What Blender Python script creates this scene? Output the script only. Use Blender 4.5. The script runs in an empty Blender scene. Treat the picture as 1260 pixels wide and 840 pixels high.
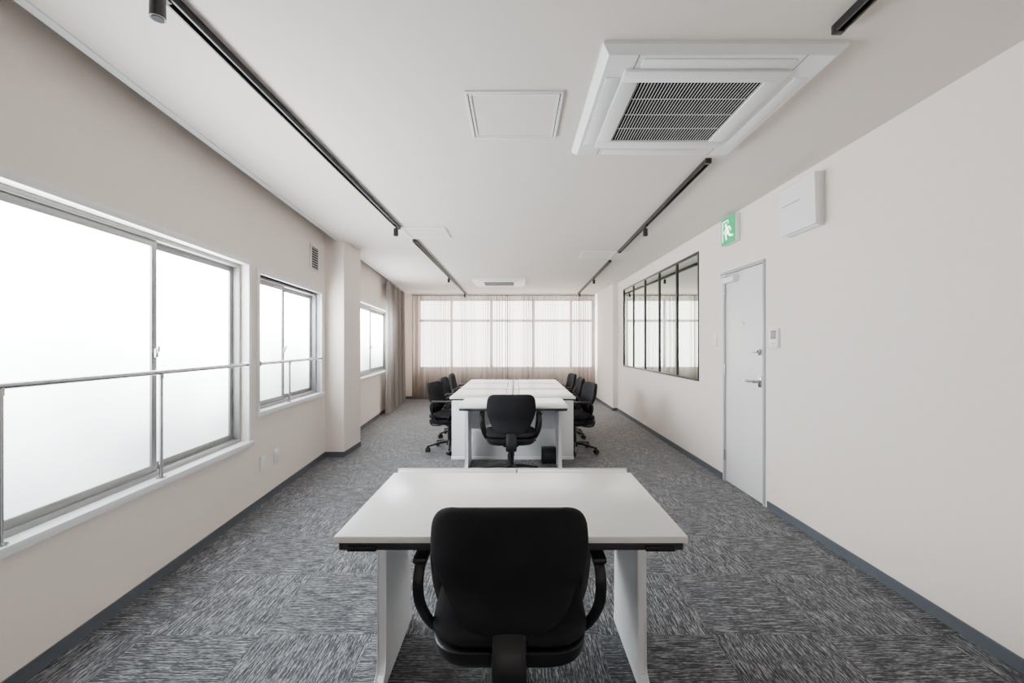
import bpy, bmesh, math, random
from mathutils import Vector, Matrix
random.seed(4)
C = bpy.context.scene.collection
PI = math.pi
H = 1.286          # camera height
CZ = 2.476         # ceiling height
RX = 1.987         # right wall
TH = math.atan(0.0916)   # left wall slants outwards
LX0 = -1.724

# ------------------------------------------------------------------ materials
def mat(name, col, rough=0.5, metal=0.0, var=0.04, scale=30.0, bump=0.0, bscale=200.0, emis=None, estr=0.0, spec=0.5):
    m = bpy.data.materials.new(name); m.use_nodes = True
    nt = m.node_tree; N = nt.nodes; L = nt.links
    p = N['Principled BSDF']
    p.inputs['Roughness'].default_value = rough
    p.inputs['Metallic'].default_value = metal
    p.inputs['Specular IOR Level'].default_value = spec
    tc = N.new('ShaderNodeTexCoord')
    nz = N.new('ShaderNodeTexNoise'); nz.inputs['Scale'].default_value = scale; nz.inputs['Detail'].default_value = 3
    L.new(tc.outputs['Object'], nz.inputs['Vector'])
    cr = N.new('ShaderNodeValToRGB')
    cr.color_ramp.elements[0].position = 0.3; cr.color_ramp.elements[1].position = 0.7
    a = [max(0, c*(1-var)) for c in col]; b = [min(1, c*(1+var)) for c in col]
    cr.color_ramp.elements[0].color = (*a, 1); cr.color_ramp.elements[1].color = (*b, 1)
    L.new(nz.outputs['Fac'], cr.inputs['Fac'])
    L.new(cr.outputs['Color'], p.inputs['Base Color'])
    if bump > 0:
        n2 = N.new('ShaderNodeTexNoise'); n2.inputs['Scale'].default_value = bscale; n2.inputs['Detail'].default_value = 2
        L.new(tc.outputs['Object'], n2.inputs['Vector'])
        bp = N.new('ShaderNodeBump'); bp.inputs['Strength'].default_value = bump; bp.inputs['Distance'].default_value = 0.002
        L.new(n2.outputs['Fac'], bp.inputs['Height']); L.new(bp.outputs['Normal'], p.inputs['Normal'])
    if emis:
        p.inputs['Emission Color'].default_value = (*emis, 1); p.inputs['Emission Strength'].default_value = estr
    return m

M = {}
M['wall'] = mat('wall_paper', (.83, .750, .690), .85, var=.012, bump=.08, bscale=350)
M['ceil'] = mat('ceiling_paper', (.77, .705, .65), .9, var=.01, bump=.08, bscale=350)
M['trim'] = mat('white_trim', (.80, .82, .84), .45, var=.01)
M['base'] = mat('slate_vinyl', (.085, .098, .115), .5, var=.03)
M['alu'] = mat('aluminium', (.29, .29, .285), .45, metal=.25, var=.03)
M['bframe'] = mat('back_window_frame', (.24, .22, .205), .5, var=.03)
M['steel'] = mat('brushed_steel', (.45, .45, .46), .25, metal=1, var=.03)
M['pane_b'] = mat('frosted_pane_back', (.9, .92, .94), .5, var=.01, emis=(1, .985, .965), estr=23.0)
M['pane_fill'] = mat('fill_light_pane_rear', (.9, .92, .94), .5, var=.01, emis=(1, .98, .96), estr=1.4)  # glowing pane added behind the camera as fill light
M['pane_n'] = mat('frosted_pane_next', (.9, .92, .94), .5, var=.01, emis=(1, .98, .95), estr=6.0)
M['desk'] = mat('white_melamine', (.78, .77, .75), .28, var=.01)
M['deskleg'] = mat('white_steel', (.82, .84, .86), .4, var=.01)
M['edge'] = mat('dark_grey_rail', (.025, .026, .03), .45, var=.05)
M['seam'] = mat('grey_seam', (.20, .20, .20), .5)
M['fabric'] = mat('black_fabric', (.012, .012, .0145), .9, var=.25, scale=400, bump=.35, bscale=900, spec=.25)
M['plastic'] = mat('black_plastic', (.008, .008, .009), .42, var=.05, spec=.4)
M['black'] = mat('black_metal', (.007, .007, .007), .4, var=.05)
M['acw'] = mat('white_plastic', (.84, .84, .83), .4, var=.01)
M['acd'] = mat('dark_gap', (.006, .006, .006), .8, spec=.1)
M['slat'] = mat('grille_slat_plastic', (.50, .50, .485), .5, var=.01)
M['door'] = mat('painted_door', (.80, .795, .785), .4, var=.01)
M['dframe'] = mat('door_frame_paint', (.38, .40, .40), .4, var=.01)
M['wframe'] = mat('dark_bronze', (.022, .02, .019), .4, var=.05)
M['green'] = mat('exit_green', (.0, .12, .05), .4, var=.02, emis=(.0, .62, .23), estr=1.0)
M['signw'] = mat('exit_white', (.85, .9, .87), .4, var=.01, emis=(.92, 1, .95), estr=2.6)
M['screen'] = mat('grey_screen', (.16, .17, .18), .25)
M['lens'] = mat('lamp_lens', (.008, .008, .008), .5, spec=.1)
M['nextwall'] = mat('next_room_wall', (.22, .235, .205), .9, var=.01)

def daylight_pane(h):
    """frosted pane: outside daylight painted into its glow, brighter upwards, dimmer at the foot"""
    m = mat('frosted_daylight_pane', (.9, .92, .94), .5, var=.01)
    N = m.node_tree.nodes; L = m.node_tree.links; p = N['Principled BSDF']
    tc = N.new('ShaderNodeTexCoord'); sx = N.new('ShaderNodeSeparateXYZ'); L.new(tc.outputs['Object'], sx.inputs[0])
    nz = N.new('ShaderNodeTexNoise'); nz.inputs['Scale'].default_value = 1.1; nz.inputs['Detail'].default_value = 1
    L.new(tc.outputs['Object'], nz.inputs['Vector'])
    ma = N.new('ShaderNodeMath'); ma.operation = 'MULTIPLY_ADD'; ma.inputs[1].default_value = .4*h
    L.new(nz.outputs['Fac'], ma.inputs[0]); L.new(sx.outputs['Z'], ma.inputs[2])
    mr = N.new('ShaderNodeMapRange'); mr.interpolation_type = 'SMOOTHSTEP'
    mr.inputs['From Min'].default_value = .20*h; mr.inputs['From Max'].default_value = 1.65*h
    mr.inputs['To Min'].default_value = 2.3; mr.inputs['To Max'].default_value = 48.0
    L.new(ma.outputs[0], mr.inputs['Value'])
    p.inputs['Emission Color'].default_value = (.91, .965, 1, 1)
    L.new(mr.outputs[0], p.inputs['Emission Strength'])  # daylight gradient painted into the pane's emission
    return m

def shader(name):
    m = bpy.data.materials.new(name); m.use_nodes = True
    nt = m.node_tree; nt.nodes.clear()
    o = nt.nodes.new('ShaderNodeOutputMaterial')
    return m, nt.nodes, nt.links, o

def carpet():
    m = mat('carpet_tile', (.1, .1, .1), .75, spec=.3)
    N = m.node_tree.nodes; L = m.node_tree.links; p = N['Principled BSDF']
    p.inputs['Sheen Weight'].default_value = .4; p.inputs['Sheen Roughness'].default_value = .3
    p.inputs['Sheen Tint'].default_value = (1, .95, .9, 1)
    tc = N.new('ShaderNodeTexCoord')
    ck = N.new('ShaderNodeTexChecker'); ck.inputs['Scale'].default_value = 2.0
    off = N.new('ShaderNodeMapping'); off.inputs['Location'].default_value = (.13, .07, .31)
    L.new(tc.outputs['Object'], off.inputs['Vector']); L.new(off.outputs['Vector'], ck.inputs['Vector'])
    def mp(s, l):
        q = N.new('ShaderNodeMapping'); q.inputs['Scale'].default_value = s; q.inputs['Location'].default_value = l
        L.new(tc.outputs['Object'], q.inputs['Vector']); return q
    def streak(u, v, det):
        a = mp((u, v, 1), (0, 0, 0)); b = mp((v, u, 1), (31, 17, 5))
        mx = N.new('ShaderNodeMix'); mx.data_type = 'VECTOR'
        L.new(ck.outputs['Fac'], mx.inputs[0]); L.new(a.outputs['Vector'], mx.inputs[4]); L.new(b.outputs['Vector'], mx.inputs[5])
        n = N.new('ShaderNodeTexNoise'); n.inputs['Scale'].default_value = 1.0; n.inputs['Detail'].default_value = det; n.inputs['Roughness'].default_value = .6
        L.new(mx.outputs[1], n.inputs['Vector']); return n
    n1 = streak(9, 185, 1.5); n2 = streak(40, 280, 1.0)
    s = N.new('ShaderNodeMix'); s.data_type = 'FLOAT'; s.inputs[0].default_value = .42
    L.new(n1.outputs['Fac'], s.inputs[2]); L.new(n2.outputs['Fac'], s.inputs[3])
    big = N.new('ShaderNodeTexNoise'); big.inputs['Scale'].default_value = 14; big.inputs['Detail'].default_value = 3
    L.new(tc.outputs['Object'], big.inputs['Vector'])
    ad = N.new('ShaderNodeMath'); ad.operation = 'MULTIPLY_ADD'; ad.inputs[1].default_value = .12
    L.new(big.outputs['Fac'], ad.inputs[0]); L.new(s.outputs[0], ad.inputs[2])
    ad2 = N.new('ShaderNodeMath'); ad2.operation = 'MULTIPLY_ADD'; ad2.inputs[1].default_value = .012
    L.new(ck.outputs['Fac'], ad2.inputs[0]); L.new(ad.outputs[0], ad2.inputs[2])
    r = N.new('ShaderNodeValToRGB'); e = r.color_ramp.elements
    e[0].position = .46; e[0].color = (.0085, .010, .0135, 1)
    e[1].position = .69; e[1].color = (.28, .29, .305, 1)
    k = e.new(.565); k.color = (.046, .0495, .058, 1)
    L.new(ad2.outputs[0], r.inputs['Fac']); L.new(r.outputs['Color'], p.inputs['Base Color'])
    bp = N.new('ShaderNodeBump'); bp.inputs['Strength'].default_value = .3; bp.inputs['Distance'].default_value = .003
    L.new(s.outputs[0], bp.inputs['Height']); L.new(bp.outputs['Normal'], p.inputs['Normal'])
    return m
M['carpet'] = carpet()

def cloth(name, col, transp, transl):
    m, N, L, o = shader(name)
    tc = N.new('ShaderNodeTexCoord'); nz = N.new('ShaderNodeTexNoise'); nz.inputs['Scale'].default_value = 60
    L.new(tc.outputs['Object'], nz.inputs['Vector'])
    cr = N.new('ShaderNodeValToRGB')
    cr.color_ramp.elements[0].color = (*[c*.94 for c in col], 1); cr.color_ramp.elements[1].color = (*col, 1)
    L.new(nz.outputs['Fac'], cr.inputs['Fac'])
    d = N.new('ShaderNodeBsdfDiffuse'); t = N.new('ShaderNodeBsdfTranslucent'); tr = N.new('ShaderNodeBsdfTransparent')
    L.new(cr.outputs['Color'], d.inputs['Color']); L.new(cr.outputs['Color'], t.inputs['Color'])
    tr.inputs['Color'].default_value = (1, .965, .94, 1)
    m1 = N.new('ShaderNodeMixShader'); m1.inputs[0].default_value = transl
    L.new(d.outputs[0], m1.inputs[1]); L.new(t.outputs[0], m1.inputs[2])
    m2 = N.new('ShaderNodeMixShader'); m2.inputs[0].default_value = transp
    L.new(m1.outputs[0], m2.inputs[1]); L.new(tr.outputs[0], m2.inputs[2]); L.new(m2.outputs[0], o.inputs[0])
    return m
M['sheer'] = cloth('sheer_fabric', (.245, .208, .187), .18, .5)
M['drape'] = cloth('drape_fabric', (.43, .395, .37), .03, .2)

def glass():
    m, N, L, o = shader('clear_glass')
    tr = N.new('ShaderNodeBsdfTransparent'); tr.inputs['Color'].default_value = (.84, .88, .85, 1)
    g = N.new('ShaderNodeBsdfGlossy'); g.inputs['Roughness'].default_value = .01; g.inputs['Color'].default_value = (.82, .92, .88, 1)
    f = N.new('ShaderNodeFresnel'); f.inputs['IOR'].default_value = 1.25
    mx = N.new('ShaderNodeMixShader')
    L.new(f.outputs[0], mx.inputs[0]); L.new(tr.outputs[0], mx.inputs[1]); L.new(g.outputs[0], mx.inputs[2]); L.new(mx.outputs[0], o.inputs[0])
    return m
M['glass'] = glass()

# ------------------------------------------------------------------ mesh builder
class B:
    def __init__(s): s.bm = bmesh.new()
    def box(s, x0, x1, y0, y1, z0, z1, bev=0, seg=2):
        r = bmesh.ops.create_cube(s.bm, size=1)
        for v in r['verts']:
            v.co = Vector(((x0+x1)/2+v.co.x*(x1-x0), (y0+y1)/2+v.co.y*(y1-y0), (z0+z1)/2+v.co.z*(z1-z0)))
        if bev > 0:
            ed = list({e for v in r['verts'] for e in v.link_edges})
            bmesh.ops.bevel(s.bm, geom=ed, offset=bev, segments=seg, profile=.5, affect='EDGES')
        return s
    def cyl(s, p0, p1, r0, r1=None, seg=16):
        p0 = Vector(p0); p1 = Vector(p1); r1 = r0 if r1 is None else r1
        d = p1-p0; q = d.to_track_quat('Z', 'Y').to_matrix().to_4x4()
        q.translation = (p0+p1)/2
        bmesh.ops.create_cone(s.bm, cap_ends=True, segments=seg, radius1=r0, radius2=r1, depth=d.length, matrix=q)
        return s
    def prism(s, pts, f):           # f maps (u,v,w) -> xyz; extrude w 0..1
        a = [s.bm.verts.new(f(u, v, 0)) for u, v in pts]; b = [s.bm.verts.new(f(u, v, 1)) for u, v in pts]
        n = len(pts)
        s.bm.faces.new(a); s.bm.faces.new(list(reversed(b)))
        for i in range(n): s.bm.faces.new((a[i], b[i], b[(i+1) % n], a[(i+1) % n]))
        return s
    def tube(s, pts, rx, ry=None, ref=(1, 0, 0), seg=12, sub=6, closed=False, power=1.0, taper=None):
        ry = ry or rx
        P = [Vector(p) for p in pts]; n = len(P)
        path = []
        rng = range(n if closed else n-1)
        for i in rng:
            if closed: p0, p1, p2, p3 = P[(i-1) % n], P[i], P[(i+1) % n], P[(i+2) % n]
            else: p0, p1, p2, p3 = P[max(i-1, 0)], P[i], P[i+1], P[min(i+2, n-1)]
            for k in range(sub):
                t = k/sub
                path.append(.5*((2*p1)+(p2-p0)*t+(2*p0-5*p1+4*p2-p3)*t*t+(3*p1-p0-3*p2+p3)*t**3))
        if not closed: path.append(P[-1])
        m = len(path); rings = []
        ref = Vector(ref)
        for i, p in enumerate(path):
            if closed: t = path[(i+1) % m]-path[i-1]
            else: t = path[min(i+1, m-1)]-path[max(i-1, 0)]
            t.normalize()
            a = ref-t*ref.dot(t); a.normalize(); b = t.cross(a)
            k = 1 if taper is None else taper(i/(m-1))
            ring = []
            for j in range(seg):
                c = math.cos(2*PI*j/seg); d = math.sin(2*PI*j/seg)
                c = math.copysign(abs(c)**power, c); d = math.copysign(abs(d)**power, d)
                ring.append(s.bm.verts.new(p+a*c*rx*k+b*d*ry*k))
            rings.append(ring)
        for i in range(m if closed else m-1):
            A = rings[i]; Bq = rings[(i+1) % m]
            for j in range(seg): s.bm.faces.new((A[j], A[(j+1) % seg], Bq[(j+1) % seg], Bq[j]))
        if not closed:
            s.bm.faces.new(list(reversed(rings[0]))); s.bm.faces.new(rings[-1])
        return s
    def cushion(s, out, tf, tb, f):
        cx = sum(p[0] for p in out)/len(out); cy = sum(p[1] for p in out)/len(out)
        R = [0, .3, .55, .75, .88, .95, .985, 1.0]; Tt = [1, .99, .96, .9, .78, .6, .42, .15]
        n = len(out)
        def ringset(sg, T):
            rs = []
            for r, t in zip(R[1:], Tt[1:]):
                rs.append([s.bm.verts.new(f(cx+(u-cx)*r, cy+(v-cy)*r, sg*T*t)) for u, v in out])
            c = s.bm.verts.new(f(cx, cy, sg*T))
            for j in range(n): s.bm.faces.new((c, rs[0][j], rs[0][(j+1) % n]))
            for a, b in zip(rs[:-1], rs[1:]):
                for j in range(n): s.bm.faces.new((a[j], b[j], b[(j+1) % n], a[(j+1) % n]))
            return rs[-1]
        a = ringset(1, tf); b = ringset(-1, tb)
        for j in range(n): s.bm.faces.new((a[j], b[j], b[(j+1) % n], a[(j+1) % n]))
        return s
    def ring(s, ax, u0, u1, z0, z1, w, d0, d1, bev=0):   # rectangular frame; ax='y' (u along y, depth along x) or 'x'
        def bx(ua, ub, za, zb):
            if ax == 'y': s.box(d0, d1, ua, ub, za, zb, bev)
            else: s.box(ua, ub, d0, d1, za, zb, bev)
        bx(u0, u0+w, z0, z1); bx(u1-w, u1, z0, z1); bx(u0+w, u1-w, z0, z0+w); bx(u0+w, u1-w, z1-w, z1)
        return s
    def build(s, name, m, parent=None, loc=(0, 0, 0), rz=0, smooth=True, label=None):
        bmesh.ops.recalc_face_normals(s.bm, faces=s.bm.faces[:])
        me = bpy.data.meshes.new(name); s.bm.to_mesh(me); s.bm.free()
        me.materials.append(m)
        if smooth:
            for p in me.polygons: p.use_smooth = True
            me.set_sharp_from_angle(angle=math.radians(38))
        o = bpy.data.objects.new(name, me); C.objects.link(o)
        if parent: o.parent = parent
        o.location = loc; o.rotation_euler = (0, 0, rz)
        if label: o['label'] = label
        return o

def roundpoly(cs, rs, seg=6):
    out = []; n = len(cs)
    for i in range(n):
        p = Vector(cs[i]); a = Vector(cs[i-1])-p; b = Vector(cs[(i+1) % n])-p
        d = min(rs[i], a.length*.48, b.length*.48)
        A = p+a.normalized()*d; Q = p+b.normalized()*d
        for k in range(seg+1):
            t = k/seg
            out.append(tuple((1-t)**2*A+2*t*(1-t)*p+t*t*Q))
    return out

def tag(o, label, cat, group=None, kind=None):
    o['label'] = label; o['category'] = cat
    if group: o['group'] = group
    if kind: o['kind'] = kind
    return o
def thing(name, label, cat, loc=(0, 0, 0), rz=0, group=None, kind=None):
    o = bpy.data.objects.new(name, None); C.objects.link(o)
    o.empty_display_size = .1
    o.location = loc; o.rotation_euler = (0, 0, rz)
    return tag(o, label, cat, group, kind)
def dup(root, loc, rz, label, group=None):
    r = root.copy(); C.objects.link(r); r.location = loc; r.rotation_euler = (0, 0, rz); r['label'] = label
    if group: r['group'] = group
    for ch in list(root.children):
        c = ch.copy(); C.objects.link(c); c.parent = r
        for g in list(ch.children):
            d = g.copy(); C.objects.link(d); d.parent = c
    return r
def LW(n, s, z=0):     # left wall frame -> world
    return Vector((LX0+n*math.cos(TH)-s*math.sin(TH), n*math.sin(TH)+s*math.cos(TH), z))

def wall_boxes(b, ax, d0, d1, u0, u1, z0, z1, holes):
    us = sorted({u0, u1, *[h[0] for h in holes], *[h[1] for h in holes]})
    for a, c in zip(us[:-1], us[1:]):
        mid = (a+c)/2
        hs = sorted([(h[2], h[3]) for h in holes if h[0] < mid < h[1]])
        z = z0
        spans = []
        for h0, h1 in hs:
            if h0 > z: spans.append((z, h0))
            z = h1
        if z < z1: spans.append((z, z1))
        for s0, s1 in spans:
            if ax == 'y': b.box(d0, d1, a, c, s0, s1)
            else: b.box(a, c, d0, d1, s0, s1)

# ------------------------------------------------------------------ room shell
Y0, Y1 = -2.6, 10.35
TOP = 2.70
W1 = (1.29, 3.30, .552, 1.89); W2 = (3.47, 4.86, .752, 1.85); W3 = (5.85, 8.70, .785, 1.93)
o = B().box(-3.2, 5.2, Y0-.2, Y1+.3, -.1, 0).build('floor', M['carpet'], smooth=False)
tag(o, 'dark grey streaked carpet tile floor', 'floor', kind='structure')
b = B(); wall_boxes(b, 'y', -.2, 0, Y0-.4, 10.6, 0, TOP, [W1, W2, W3])
o = b.build('wall_left', M['wall'], loc=(LX0, 0, 0), rz=TH, smooth=False); tag(o, 'cream wall with three frosted windows', 'wall', kind='structure')
DY0, DY1, DZ = 3.45, 4.135, 1.97
IW = (4.70, 7.98, .89, 2.30)
b = B(); wall_boxes(b, 'y', RX, RX+.12, Y0-.2, Y1+.3, 0, TOP, [(DY0, DY1, 0, DZ), IW])
o = b.build('wall_right', M['wall'], smooth=False); tag(o, 'cream wall with the white door and dark framed glazing', 'wall', kind='structure')
BW = (-2.32, 1.88, .70, 2.39)
NW = (2.86, 3.98, .70, 2.25)
b = B(); wall_boxes(b, 'x', Y1, Y1+.2, -3.2, RX+.06, 0, TOP, [BW])
o = b.build('wall_back', M['wall'], smooth=False); tag(o, 'far end wall behind the sheer curtains', 'wall', kind='structure')
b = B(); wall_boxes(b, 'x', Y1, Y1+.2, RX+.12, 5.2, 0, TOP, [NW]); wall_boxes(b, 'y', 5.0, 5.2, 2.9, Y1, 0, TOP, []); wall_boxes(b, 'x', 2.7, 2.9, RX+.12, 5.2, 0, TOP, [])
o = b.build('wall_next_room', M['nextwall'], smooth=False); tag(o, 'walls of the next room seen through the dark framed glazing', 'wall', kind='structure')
FW = (-1.3, 1.5, .8, 2.2)
b = B(); wall_boxes(b, 'x', Y0-.2, Y0, -3.2, RX+.06, 0, TOP, [FW])
o = b.build('wall_front', M['wall'], smooth=False); tag(o, 'end wall behind the camera', 'wall', kind='structure')
# column on the left, pilaster on the right
o = B().box(-2.55, -1.965, 4.985, 5.52, 0, TOP).build('trim_1', M['wall'], smooth=False); tag(o, 'square cream column standing against the window wall', 'column', kind='structure')
o = B().box(1.90, RX, 8.45, Y1, 0, TOP).build('trim_2', M['wall'], smooth=False); tag(o, 'shallow cream pilaster in the far right corner', 'pilaster', kind='structure')
# ceiling slab with a curtain recess along the window wall
def lx(n, y): return LX0-.0916*y+n
b = B()
b.prism([(lx(.17, Y0), Y0), (RX+.01, Y0), (RX+.01, Y1+.05), (lx(.17, Y1), Y1+.05)], lambda u, v, w: (u, v, CZ+.08*w))
b.prism([(-3.2, Y0-.2), (5.2, Y0-.2), (5.2, Y1+.3), (-3.2, Y1+.3)], lambda u, v, w: (u, v, TOP-.02+.1*w))
b.box(RX+.12, 5.0, 2.9, Y1, CZ, CZ+.08)
o = b.build('ceiling', M['ceil'], smooth=False); tag(o, 'off-white papered ceiling', 'ceiling', kind='structure')
b = B()
for a, c in ((Y0, 4.985), (5.52, Y1)):
    b.prism([(lx(.135, a), a), (lx(.175, a), a), (lx(.175, c), c), (lx(.135, c), c)], lambda u, v, w: (u, v, CZ-.006+.09*w))
o = b.build('trim_3', M['trim'], smooth=False); tag(o, 'white edge strip of the curtain recess along the ceiling', 'trim', kind='structure')
# baseboards
b = B(); b.box(0, .008, Y0, 4.98, 0, .06); b.box(0, .008, 5.55, 10.4, 0, .06)
o = b.build('baseboard_left', M['base'], loc=(LX0, 0, 0), rz=TH, smooth=False); tag(o, 'slate grey baseboard under the windows', 'baseboard', kind='structure')
b = B(); b.box(RX-.008, RX, Y0, DY0-.03, 0, .06); b.box(RX-.008, RX, DY1+.03, 8.45, 0, .06); b.box(1.892, RX, 8.442, 8.45, 0, .06); b.box(1.892, 1.90, 8.45, Y1, 0, .06)
o = b.build('baseboard_right', M['base'], smooth=False); tag(o, 'slate grey baseboard along the door wall', 'baseboard', kind='structure')
b = B(); b.box(-2.3, -1.957, 4.977, 4.985, 0, .06); b.box(-1.965, -1.957, 4.985, 5.52, 0, .06)
o = b.build('baseboard_column', M['base'], smooth=False); tag(o, 'slate grey baseboard around the column', 'baseboard', kind='structure')
o = B().box(-2.66, 1.892, Y1-.008, Y1, 0, .06).build('baseboard_back', M['base'], smooth=False); tag(o, 'slate grey baseboard of the far end wall', 'baseboard', kind='structure')

# ------------------------------------------------------------------ windows of the left wall
def sliding(num, win, mid, label, stile=.038):
    s0, s1, z0, z1 = win; sc = (s0+s1)/2; h = z1-z0
    a = s0-sc; c = s1-sc; m = mid-sc
    r = thing('window_%d' % num, label, 'window', LW(0, sc, z0), TH, kind='structure')
    b = B()
    t = .042
    b.box(-.12, .014, a-t, a, -.0, h+t, .003); b.box(-.12, .014, c, c+t, -.0, h+t, .003); b.box(-.12, .014, a, c, h, h+t, .003)
    b.build('casing', M['trim'], r)
    B().box(-.16, .030, a-t-.005, c+t+.005, -.034, .004, .003).build('sill', M['trim'], r)
    B().ring('y', a, c, .004, h, .024, -.13, -.045, .002).build('outer_frame', M['alu'], r)
    pm = daylight_pane(h)
    for (u0, u1, d) in ((a+.024, m+stile*.52, -.085), (m-stile*.64, c-.024, -.118)):
        s = B().ring('y', u0, u1, .028, h-.024, stile, d, d+.026, .002).build('sash', M['alu'], r)
        B().box(d+.008, d+.014, u0+.03, u1-.03, .06, h-.056).build('pane', pm, s, smooth=False)
    b = B(); zc = 1.24-z0
    b.box(-.06, -.042, m-.010, m+.010, zc-.025, zc+.025, .004); b.tube([(-.045, m, zc), (-.034, m-.004, zc+.016), (-.03, m-.009, zc+.038)], .006, sub=4)
    b.build('latch', M['steel'], r)
    return r
sliding(1, W1, 2.43, 'large frosted sliding window nearest the camera')
sliding(2, W2, 4.06, 'smaller frosted sliding window just before the column')
sliding(3, W3, 7.42, 'frosted sliding window beyond the column, partly behind the bunched drape', .06)

def handrail(label, s0, s1, posts, zsill):
    sc = (s0+s1)/2
    r = thing('handrail', label, 'handrail', LW(.0, sc, zsill), TH, group='steel window handrails')
    zr = 1.135-zsill
    b = B(); b.cyl((0, s0-sc, zr), (0, s1-sc, zr), .013)
    b.build('rail', M['steel'], r)
    for e, k in ((s0, 1), (s1, -1)):
        B().cyl((0, e-sc, zr), (0, e-sc+k*.008, zr), .024).build('end_bracket', M['steel'], r)
    for p in posts:
        q = B().cyl((0, p-sc, 0), (0, p-sc, zr), .0095).build('post', M['steel'], r)
        B().cyl((0, p-sc, 0), (0, p-sc, .006), .022).build('base_flange', M['steel'], q)
        B().cyl((0, p-sc, zr-.035), (0, p-sc, zr), .0125).build('collar', M['steel'], q)
handrail('steel handrail across the large window nearest the camera', 1.292, 3.298, [1.583, 2.395], .556)
handrail('short steel handrail across the smaller window before the column', 3.472, 4.858, [4.05], .756)

# wall plates and grille
for s, lab in ((3.53, 'white wall outlet plate under the window wall, nearer one'), (3.76, 'white wall outlet plate under the window wall, nearer the column')):
    r = thing('wall_outlet', lab, 'outlet', LW(0, s, .265), TH, group='outlets under the windows')
    B().box(-.001, .010, -.038, .038, 0, .125, .003).build('plate', M['acw'], r)
    B().box(.009, .013, -.018, .018, .03, .095, .001).build('socket_insert', M['trim'], r)
r = thing('vent_grille', 'small grey louvred vent grille high on the wall by the column', 'vent', LW(0, 4.66, 2.07), TH)
B().ring('y', -.12, .12, 0, .27, .018, -.001, .016, .002).build('frame', M['acw'], r)
B().box(.001, .004, -.11, .11, .01, .26).build('backing', M['acd'], r)
b = B()
for i in range(9): b.box(.004, .013, -.105, .105, .026+i*.026, .034+i*.026)
b.build('louvre', M['slat'], r)

# ------------------------------------------------------------------ back window, next room window, added rear fill-light window
def fixed_window(num, label, axis_y, x0, x1, z0, z1, vs, hz, pane, fr, fw=.045):
    r = thing('window_%d' % num, label, 'window', ((x0+x1)/2, axis_y, z0), 0, kind='structure')
    xc = (x0+x1)/2; h = z1-z0
    b = B(); b.ring('x', x0-xc, x1-xc, 0, h, fw, .02, .10, .002)
    for v in vs: b.box(v-xc-fw/2, v-xc+fw/2, .02, .10, 0, h)
    for z in hz: b.box(x0-xc, x1-xc, .03, .09, z-z0-fw/2, z-z0+fw/2)
    b.build('window_frame', fr, r)
    B().box(x0-xc+.01, x1-xc-.01, .05, .058, .01, h-.01).build('pane', pane, r, smooth=False)
    return r
fixed_window(4, 'wide far end window glowing through the sheer curtains', Y1, *BW, [-1.52, -.57, .43, 1.33], [1.86], M['pane_b'], M['bframe'], .06)
fixed_window(6, 'window of the next room seen through the glazing', Y1, *NW, [3.4], [1.86], M['pane_n'], M['alu'])
fixed_window(7, 'unseen window added in the wall behind the camera for fill light', Y0-.12, *FW, [.1], [], M['pane_fill'], M['alu'])  # unseen, added to fill the near end of the room with light

# interior glazing in the right wall
y0, y1, z0, z1 = IW
r = thing('window_5', 'dark framed five-pane interior glazing in the door wall', 'window', (RX, (y0+y1)/2, z0), 0, kind='structure')
yc = (y0+y1)/2; h = z1-z0
b = B(); b.ring('y', y0-yc, y1-yc, 0, h, .024, -.008, .03, .002)
for i in range(1, 5):
    y = y0-yc+(y1-y0)*i/5; b.box(-.006, .018, y-.016, y+.016, .02, h-.02)
b.build('window_frame', M['wframe'], r)
for i in range(5):
    a = y0-yc+(y1-y0)*i/5; c = y0-yc+(y1-y0)*(i+1)/5
    pb = B(); pb.bm.faces.new([pb.bm.verts.new(v) for v in ((.008, a+.01, .02), (.008, c-.01, .02), (.008, c-.01, h-.02), (.008, a+.01, h-.02))])
    pb.build('pane', M['glass'], r, smooth=False)

# ------------------------------------------------------------------ door
r = thing('door_1', 'white steel door in the right wall under the exit sign', 'door', (RX, (DY0+DY1)/2, 0), 0, kind='structure')
hw = (DY1-DY0)/2
b = B(); b.box(-.012, .10, -hw, -hw+.025, 0, DZ, .002); b.box(-.012, .10, hw-.025, hw, 0, DZ, .002); b.box(-.012, .10, -hw+.025, hw-.025, DZ-.025, DZ, .002)
b.build('door_frame', M['dframe'], r)
lf = B().box(.004, .045, -hw+.028, hw-.028, .006, DZ-.028, .002).build('door_leaf', M['door'], r)
yh = -hw+.08
b = B(); b.box(-.004, .004, yh-.022, yh+.022, .94, 1.03, .002); b.cyl((-.05, yh, .985), (.0, yh, .985), .010); b.tube([(-.045, yh, .985), (-.048, yh+.06, .985), (-.044, yh+.13, .983)], .011, ref=(0, 0, 1))
b.build('lever_handle', M['steel'], lf)
b = B(); b.box(-.004, .004, yh-.022, yh+.022, 1.20, 1.26, .002); b.cyl((-.022, yh, 1.232), (0, yh, 1.232), .015); b.box(-.034, -.02, yh-.006, yh+.07, 1.222, 1.242, .003)
b.build('thumb_lock', M['steel'], lf)
B().cyl((-.006, .0, 1.47), (.006, .0, 1.47), .012).build('peephole', M['steel'], lf)
b = B(); b.box(-.05, .004, hw-.26, hw-.06, DZ-.115, DZ-.06, .006); b.box(-.055, -.045, hw-.24, hw-.02, DZ-.056, DZ-.046); b.box(-.055, -.012, hw-.04, hw-.02, DZ-.056, DZ-.02)
b.build('door_closer', M['acw'], lf)
for z in (.2, 1.0, 1.75): B().cyl((-.008, hw-.028, z), (-.008, hw-.028, z+.1), .008).build('hinge', M['steel'], lf)

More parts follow.
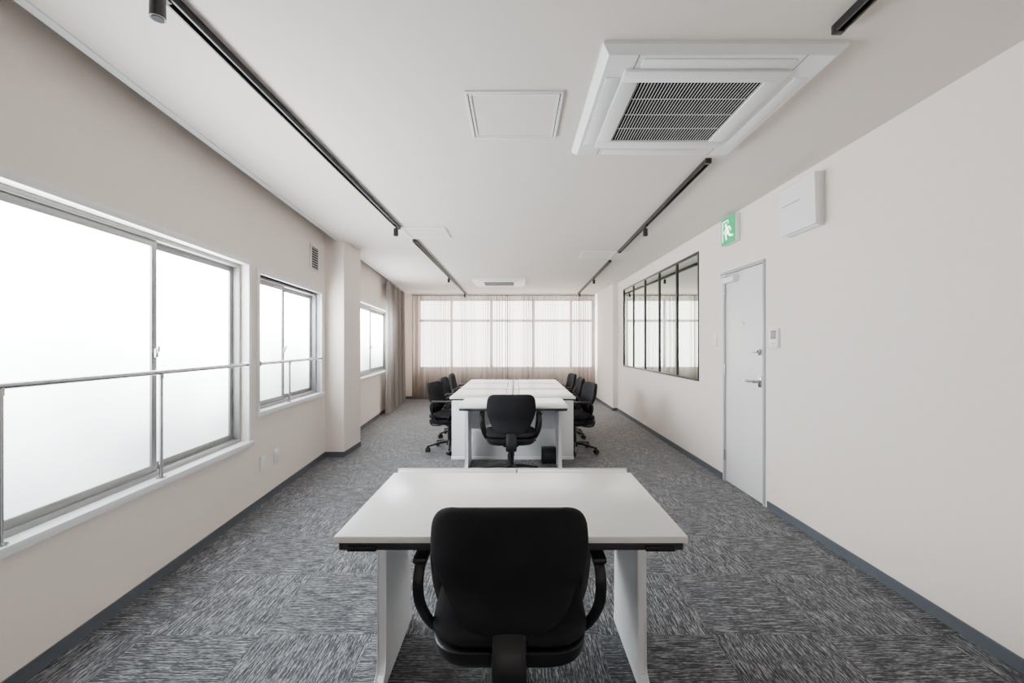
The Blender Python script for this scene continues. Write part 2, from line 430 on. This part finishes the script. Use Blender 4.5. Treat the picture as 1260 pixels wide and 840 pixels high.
# ------------------------------------------------------------------ right wall fittings
r = thing('light_switch', 'small white light switch plate beside the far door jamb', 'switch', (RX, 4.31, 1.27))
B().box(-.009, .001, -.036, .036, 0, .12, .003).build('plate', M['acw'], r)
B().box(-.013, -.009, -.018, .018, .035, .085, .001).build('rocker', M['trim'], r)
r = thing('intercom_panel', 'white wall intercom panel with grey screen beside the door', 'intercom', (RX, 3.315, 1.265))
B().box(-.024, .001, -.058, .058, 0, .145, .006).build('housing', M['acw'], r)
B().box(-.026, -.022, -.042, .030, .065, .130, .001).build('screen', M['screen'], r)
for i in range(3): B().box(-.027, -.023, -.04+i*.028, -.02+i*.028, .022, .040, .001).build('button', M['trim'], r)
# ventilation cover
r = thing('ventilation_cover', 'white boxy ventilation cover high on the right wall', 'vent', (RX, 2.955, 2.055))
b = B(); b.prism([(0, .0), (-.045, .0), (-.055, .345), (0, .345)], lambda u, v, w: (u, -.165+.33*w, v)); b.build('housing', M['acw'], r, smooth=False)
b = B(); b.prism([(-.052, .012), (-.072, .006), (-.082, .33), (-.062, .345)], lambda u, v, w: (u, -.185+.37*w, v)); b.build('front_panel', M['acw'], r, smooth=False)
B().box(-.0795, -.074, -.04, .16, .205, .210).build('slot', M['seam'], r)
# exit sign
r = thing('exit_sign', 'green illuminated exit sign with running figure above the door', 'sign', (RX, 3.955, 2.205))
B().box(-.05, .001, -.125, .125, 0, .245, .006).build('housing', M['acw'], r)
B().box(-.054, -.049, -.124, .124, .001, .244).build('face_panel', M['green'], r)
b = B()      # doorway outline
b.box(-.0565, -.0535, .090, .097, .030, .216); b.box(-.0565, -.0535, -.010, .090, .209, .216); b.box(-.0565, -.0535, -.010, -.003, .185, .209)
b.build('door_symbol', M['signw'], r, smooth=False)
def limb(b, pts, w):
    k = .86
    for (a, c) in zip(pts[:-1], pts[1:]):
        a = Vector(a); c = Vector(c); d = (c-a).normalized(); n = Vector((-d.y, d.x))*w/2
        e = d*w*.25
        q = [a+n-e, a-n-e, c-n+e, c+n+e]
        b.prism([tuple(p) for p in q], lambda u, v, w_: (-.0585+.0048*w_, u*k-.004, .115+(v-.115)*k))
b = B()
b.cyl((-.0585, .032, .174), (-.0537, .032, .174), .016, seg=16)
limb(b, [(.022, .150), (-.006, .105)], .034)
limb(b, [(-.004, .100), (.044, .088), (.034, .034)], .019)
limb(b, [(-.008, .100), (-.040, .062), (-.098, .050)], .019)
limb(b, [(.030, .148), (.056, .122), (.082, .108)], .013)
limb(b, [(.014, .154), (-.036, .152), (-.060, .116)], .013)
b.build('running_figure', M['signw'], r, smooth=False)

# ------------------------------------------------------------------ ceiling fittings
def cassette(loc, label, gx=0, gy=0):
    r = thing('ceiling_air_conditioner', label, 'air conditioner', loc, 0, group='ceiling cassette units')
    b = B()
    o = .482; i = .455; z0 = 0; z1 = -.040
    v = [b.bm.verts.new(p) for p in ((-o, -o, z0), (o, -o, z0), (o, o, z0), (-o, o, z0), (-o, -o, -.014), (o, -o, -.014), (o, o, -.014), (-o, o, -.014), (-i, -i, z1), (i, -i, z1), (i, i, z1), (-i, i, z1))]
    b.bm.faces.new(v[0:4]); b.bm.faces.new(v[8:12])
    for k in range(4):
        b.bm.faces.new((v[k], v[(k+1) % 4], v[4+(k+1) % 4], v[4+k])); b.bm.faces.new((v[4+k], v[4+(k+1) % 4], v[8+(k+1) % 4], v[8+k]))
    b.build('panel', M['acw'], r, smooth=False)
    for sx in (-1, 1):           # joint lines of the corner covers
        for sy in (-1, 1):
            B().box(sx*.335-.002, sx*.335+.002, min(sy*.36, sy*.456), max(sy*.36, sy*.456), z1-.0012, z1+.001).build('corner_joint', M['seam'], r, smooth=False)
    for k in range(4):
        b = B(); b.box(-.31, .31, -.435, -.375, z1-.004, z1+.001, .002)
        f = b.build('louver_flap', M['acw'], r); f.rotation_euler = (0, 0, k*PI/2)
    g = B()
    q = .35; s = .275
    g.box(-q, q, -q, -s, z1-.014, z1+.001, .003); g.box(-q, q, s, q, z1-.014, z1+.001, .003); g.box(-q, -s, -s, s, z1-.014, z1+.001, .003); g.box(s, q, -s, s, z1-.014, z1+.001, .003)
    gr = g.build('intake_grille', M['acw'], r, loc=(gx, gy, 0))
    B().box(-s, s, -s, s, z1-.003, z1+.0005).build('filter', M['acd'], gr, smooth=False)
    b = B(); n = 38
    for k in range(n):
        x = -s+(k+.5)*2*s/n; b.box(x-.0015, x+.0015, -s, s, z1-.007, z1-.005)
    for k in range(1, 4):
        y = -s+k*2*s/4; b.box(-s, s, y-.0020, y+.0020, z1-.0075, z1-.0065)
    b.build('grille_slats', M['slat'], gr, smooth=False)
cassette((.828, 2.182, CZ), 'large white ceiling cassette air conditioner with slatted grille nearest the camera', -.02, -.02)
cassette((-.30, 8.15, CZ), 'white ceiling cassette air conditioner near the far end curtains')

def hatch(x0, x1, y0, y1, label):
    r = thing('access_hatch', label, 'access panel', ((x0+x1)/2, (y0+y1)/2, CZ), 0, group='ceiling access hatches')
    a = (x1-x0)/2; c = (y1-y0)/2
    b = B(); w = .013
    b.box(-a, a, -c, -c+w, -.010, 0, .002); b.box(-a, a, c-w, c, -.010, 0, .002); b.box(-a, -a+w, -c+w, c-w, -.010, 0, .002); b.box(a-w, a, -c+w, c-w, -.010, 0, .002)
    b.build('frame', M['acw'], r)
    b = B(); g = w+.006; k = .010
    b.box(-a+g, a-g, -c+g, -c+g+k, -.009, 0); b.box(-a+g, a-g, c-g-k, c-g, -.009, 0); b.box(-a+g, -a+g+k, -c+g+k, c-g-k, -.009, 0); b.box(a-g-k, a-g, -c+g+k, c-g-k, -.009, 0)
    b.build('inner_frame', M['acw'], r)
    B().box(-a+g+k, a-g-k, -c+g+k, c-g-k, -.005, 0).build('panel', M['ceil'], r, smooth=False)
    b = B(); b.box(-a+w, a-w, -c+w, c-w, -.0015, 0); b.build('gap', M['edge'], r, smooth=False)
hatch(-.24, .23, 2.034, 2.497, 'square ceiling access hatch beside the near air conditioner')
hatch(-1.16, -.71, 4.39, 4.83, 'ceiling access hatch on the window side near the end of the long track')
hatch(.86, 1.29, 5.49, 5.95, 'ceiling access hatch on the door side near the track gap')

def track(x, y0, y1, label, x1=None):
    x1 = x if x1 is None else x1
    L_ = math.hypot(x1-x, y1-y0); rz = -math.atan2(x1-x, y1-y0)
    r = thing('light_track', label, 'light track', ((x+x1)/2, (y0+y1)/2, CZ), rz, group='ceiling light tracks')
    b = B(); h = L_/2-.01
    b.box(-.018, .018, -h, h, -.007, 0); b.box(-.018, -.011, -h, h, -.032, -.006); b.box(.011, .018, -h, h, -.032, -.006)
    b.build('channel', M['black'], r, smooth=False)
    for s in (-1, 1): B().box(-.019, .019, s*h-.012, s*h+.012, -.034, 0, .002).build('end_cap', M['black'], r)
track(-1.172, -.6, 4.37, 'long black ceiling track on the window side, nearest the camera')
track(-1.14, 4.90, 10.0, 'black ceiling track on the window side towards the far curtains')
track(1.20, -.6, 1.625, 'black ceiling track stub above the camera on the door side', 1.20)
track(1.232, 2.77, 5.5, 'black ceiling track on the door side beyond the near air conditioner', 1.315)
track(1.33, 6.1, 10.0, 'black ceiling track on the door side towards the far curtains', 1.45)
def make_spot(loc, label):
    r = thing('spotlight', label, 'spotlight', loc, 0, group='black track spotlights')
    B().box(-.0105, .0105, -.05, .05, -.026, 0, .003).build('adapter', M['black'], r)
    B().cyl((0, 0, -.045), (0, 0, -.02), .008).build('stem', M['black'], r)
    B().cyl((0, 0, -.110), (0, 0, -.040), .023, .022, 20).build('lamp_head', M['black'], r)
    B().cyl((0, 0, -.112), (0, 0, -.108), .018, seg=20).build('lens', M['lens'], r)
    return r
sp = make_spot((-1.172, 1.425, CZ-.012), 'black spotlight on the window side track nearest the camera')
for loc, lab in (((-1.172, 4.27, CZ-.012), 'black spotlight at the far end of the long window side track'),
                 ((-1.14, 7.45, CZ-.012), 'black spotlight midway on the far window side track'),
                 ((-1.14, 9.8, CZ-.012), 'black spotlight at the far end of the far window side track'),
                 ((1.278, 4.27, CZ-.012), 'black spotlight on the door side track beyond the near air conditioner'),
                 ((1.376, 7.6, CZ-.012), 'black spotlight midway on the far door side track'),
                 ((1.44, 9.7, CZ-.012), 'black spotlight at the far end of the far door side track')):
    dup(sp, loc, 0, lab)

# ------------------------------------------------------------------ curtains
def curtain_mesh(L_, z0, z1, waves, amp, seed, rows=6, loop=.9):
    rnd = random.Random(seed); b = B(); n = int(waves*16)
    lam = L_/waves
    W = [rnd.uniform(.5, 1.35) for _ in range(int(waves)+2)]      # every fold has its own depth
    cols = []
    for i in range(n+1):
        t = i/n; x = -L_/2+L_*t
        ph = 2*PI*waves*t+.8*math.sin(7*t*PI)
        k0 = int(waves*t); f0 = waves*t-k0
        wv = W[k0]*(1-f0)+W[k0+1]*f0
        col = []
        for k in range(rows+1):
            f = k/rows; z = z1+(z0-z1)*f
            a = amp*(.55+.45*f)*wv
            lx_ = lam/(2*PI)*loop*wv*math.sin(2*ph)
            col.append(b.bm.verts.new((x+lx_+.010*math.sin(9*t+4*f)*math.sin(PI*t), math.sin(ph)*a, z)))
        cols.append(col)
    for a, c in zip(cols[:-1], cols[1:]):
        for k in range(rows): b.bm.faces.new((a[k], c[k], c[k+1], a[k+1]))
    return b
def curtain(name, label, L_, waves, amp, loc, rz, m, seed, group=None):
    r = thing(name, label, 'curtain', loc, rz, group)
    curtain_mesh(L_, .02, CZ-.025, waves, amp, seed).build('cloth', m, r)
    b = B(); b.box(-L_/2, L_/2, -.006, .006, CZ-.05, CZ-.024); b.build('heading_tape', m, r)
    return r
curtain('sheer_curtain', 'sheer beige curtain on the left half of the far end window', 2.14, 18, .036, (-1.335, 10.14, 0), 0, M['sheer'], 1, 'sheer end curtains')
curtain('sheer_curtain', 'sheer beige curtain on the right half of the far end window', 2.11, 18, .036, (.797, 10.14, 0), 0, M['sheer'], 2, 'sheer end curtains')
p = LW(.11, 8.85); curtain('drape', 'bunched beige drape hanging beside the far left window', 1.75, 12, .06, (p.x, p.y, 0), TH+PI/2, M['drape'], 3)
r = thing('curtain_rail', 'white ceiling curtain rail along the far end window', 'curtain rail', (-.28, 10.14, CZ))
B().box(-2.2, 2.15, -.018, .018, -.022, 0, .002).build('rail', M['trim'], r)

# ------------------------------------------------------------------ desks
def make_desk(w, label, style, loc, rz, group, d=.70):
    r = thing('desk', label, 'desk', loc, rz, group)
    hw = w/2
    fl = .075
    B().box(-hw, hw, -d/2, d/2-fl, .679, .70, .003).build('tabletop', M['desk'], r)
    g = .007
    b = B(); b.box(-hw, hw, d/2-.012, d/2, .679, .70, .002); b.build('rear_rim', M['desk'], r)
    for a, c in ((-hw+.012, .016), (.024, hw-.012)):
        B().box(a, c, d/2-fl+g, d/2-.012-g*.6, .688, .698, .001).build('cable_flap', M['desk'], r)
    b = B(); b.box(-hw+.002, hw-.002, d/2-fl-.001, d/2-.008, .668, .682); b.build('cable_tray', M['edge'], r, smooth=False)
    b = B(); b.box(-hw+.012, hw-.012, -d/2+.008, -d/2+.05, .654, .679, .003); b.box(-hw+.02, -hw+.05, -d/2+.03, d/2-.02, .654, .679); b.box(hw-.05, hw-.02, -d/2+.03, d/2-.02, .654, .679)
    b.build('under_frame', M['edge'], r)
    for s in (-1, 1):
        B().box(s*(hw-.085)-.045, s*(hw-.085)+.045, -d/2-.002, -d/2+.02, .654, .670, .003).build('pull_grip', M['plastic'], r)
    for s in (-1, 1):
        b = B()
        if style == 'panel':
            xc = s*(hw-.02)
            b.box(xc-.016, xc+.016, -.325, .335, .03, .66, .004); b.box(xc-.02, xc+.02, -.33, .34, 0, .035, .004)
        else:
            xc = s*(hw-.052)
            prof = [(-.06, .66), (.32, .66), (.32, .05), (.34, .03), (.34, .0), (-.26, .0), (-.26, .024), (-.10, .040), (-.072, .055), (-.06, .09)]
            b.prism(prof, lambda u, v, w_: (xc-.017+.034*w_, u, v))
            bmesh.ops.bevel(b.bm, geom=b.bm.edges[:], offset=.004, segments=2, affect='EDGES')
        b.build('leg', M['deskleg'], r)
    B().box(-hw+.07 if style != 'panel' else -hw+.04, hw-.07 if style != 'panel' else hw-.04, .30, .315, .36, .655, .002).build('modesty_panel', M['deskleg'], r)
    return r
make_desk(1.084, 'white desk standing alone in front of the camera', 'foot', (-.013, 1.698, 0), 0, 'white desks', .74)
make_desk(1.06, 'white desk set crosswise at the near end of the desk cluster', 'foot', (-.02, 4.495, 0), 0, 'white desks')
DX = -.03; dl = .82
pos = ['nearest the camera', 'in the middle', 'farthest from the camera']
Ld = None
for k in range(3):
    y = 4.865+dl*(k+.5)
    for s, side in ((-1, 'window side'), (1, 'door side')):
        lab = 'white clustered desk in the %s row, the one %s' % (side, pos[k])
        loc = (DX+s*.357, y, 0)
        if Ld is None: Ld = make_desk(dl-.004, lab, 'panel', loc, s*PI/2, 'white desks')
        else: dup(Ld, loc, s*PI/2, lab)

# ------------------------------------------------------------------ chairs
def make_chair(label, loc, rz):
    r = thing('office_chair', label, 'chair', loc, rz, 'black office chairs')
    so = roundpoly([(-.235, -.21), (.235, -.21), (.245, .20), (-.245, .20)], [.12, .12, .10, .10], 8)
    def sf(u, v, w): return (u, v, .428+w-.25*max(0, v-.10)**1.5+.10*u*u)
    B().cushion(so, .040, .022, sf).build('seat', M['fabric'], r)
    so2 = [(u*.98, v*.99) for u, v in so]
    def sf2(u, v, w): return (u, v, .398+w)
    B().cushion(so2, .012, .070, sf2).build('seat_shell', M['plastic'], r)
    bo = roundpoly([(-.222, .826), (.222, .826), (.237, .64), (.150, .445), (-.150, .445), (-.237, .64)], [.075, .075, .18, .09, .09, .18], 8)
    def bf(u, v, w):
        lean = -.20-.13*(v-.46)+.03*math.exp(-((v-.56)/.07)**2)
        return (u, lean+w+1.0*u*u, v)
    B().cushion(bo, .030, .024, bf).build('backrest', M['fabric'], r)
    b = B(); b.tube([(0, -.03, .330), (0, -.14, .300), (0, -.220, .305), (0, -.244, .35), (0, -.230, .41), (0, -.196, .455), (0, -.185, .49)], .050, .012, ref=(1, 0, 0), seg=14, power=.6); b.build('back_support', M['plastic'], r)
    b = B(); b.box(-.075, .075, -.12, .12, .310, .365, .012); b.build('tilt_mechanism', M['plastic'], r)
    b = B(); b.tube([(.06, .04, .335), (.16, .05, .335), (.22, .055, .340)], .006, ref=(0, 0, 1)); b.box(.205, .255, .04, .07, .333, .347, .004); b.build('height_lever', M['plastic'], r)
    for s in (-1, 1):
        X = s*.276
        loop = [(s*.17, -.05, .360), (s*.218, -.07, .38), (X-s*.022, -.10, .435), (X-s*.002, -.135, .515), (X, -.13, .595), (X-s*.004, -.06, .622), (X-s*.002, .06, .622), (X, .125, .60), (X+s*.000, .125, .54), (X-s*.02, .085, .44), (s*.218, .045, .38), (s*.17, .035, .360)]
        a = B().tube(loop, .017, .010, ref=(1, 0, .12*s), seg=12, sub=5, power=.75).build('armrest', M['plastic'], r)
        B().box(X-.023, X+.023, -.125, .115, .614, .633, .008).build('arm_pad', M['plastic'], a)
    B().cyl((0, 0, .18), (0, 0, .34), .024).cyl((0, 0, .09), (0, 0, .22), .030).cyl((0, 0, .065), (0, 0, .125), .045, .036).build('gas_column', M['plastic'], r)
    for k in range(5):
        an = PI/2+k*2*PI/5
        c, s_ = math.cos(an), math.sin(an)
        lg = B().tube([(c*.02, s_*.02, .105), (c*.12, s_*.12, .098), (c*.22, s_*.22, .078), (c*.285, s_*.285, .066)], .024, .016, ref=(-s_, c, 0), seg=10, power=.7, taper=lambda t: 1-.4*t).build('leg', M['plastic'], r)
        b = B(); cx, cy = c*.275, s_*.275
        a2 = an+1.1+k*.7; ux, uy = math.cos(a2), math.sin(a2)
        for q in (-1, 1): b.cyl((cx+ux*q*.007, cy+uy*q*.007, .026), (cx+ux*q*.025, cy+uy*q*.025, .026), .026, seg=18)
        b.cyl((cx, cy, .03), (cx, cy, .068), .009); b.tube([(cx-uy*.024, cy+ux*.024, .035), (cx, cy, .056), (cx+uy*.024, cy-ux*.024, .035)], .019, .004, ref=(ux, uy, 0), seg=8)
        b.build('caster', M['plastic'], lg)
    return r
ch = make_chair('black office chair nearest the camera, drawn up to the lone front desk', (-.017, 1.452, 0), .0)
dup(ch, (-.045, 4.25, 0), .04, 'black office chair seen from behind at the crosswise end desk')
for k, (y, dr) in enumerate(((5.33, .2), (6.13, .05), (6.95, -.05))):
    dup(ch, (-.80, y, 0), -PI/2-dr, 'black office chair on the window side of the cluster, the one %s' % pos[k])
for k, (y, dr) in enumerate(((5.25, .15), (6.10, .0), (6.95, .1))):
    dup(ch, (.71, y, 0), PI/2+dr, 'black office chair on the door side of the cluster, the one %s' % pos[k])

# small black box under the end desk
r = thing('power_box', 'small black box on the carpet under the crosswise end desk', 'box', (.37, 4.74, 0))
B().box(-.085, .085, -.05, .05, 0, .17, .008).build('body', M['plastic'], r)
B().box(-.06, .06, -.053, -.049, .05, .12, .002).build('front_plate', M['edge'], r)

# ------------------------------------------------------------------ world and camera
w = bpy.data.worlds.new('world'); bpy.context.scene.world = w; w.use_nodes = True
N = w.node_tree.nodes; L = w.node_tree.links
sky = N.new('ShaderNodeTexSky'); sky.sky_type = 'PREETHAM' if 'PREETHAM' in [i.identifier for i in sky.bl_rna.properties['sky_type'].enum_items] else sky.sky_type
L.new(sky.outputs[0], N['Background'].inputs[0]); N['Background'].inputs[1].default_value = .3
cam = bpy.data.cameras.new('camera'); co = bpy.data.objects.new('camera', cam); C.objects.link(co)
co.location = (0, 0, H); co.rotation_euler = (PI/2, 0, 0)
cam.sensor_width = 36; cam.lens = 535*36/1260; cam.shift_x = -4/1260; cam.shift_y = 4/1260
cam.clip_start = .05
bpy.context.scene.camera = co
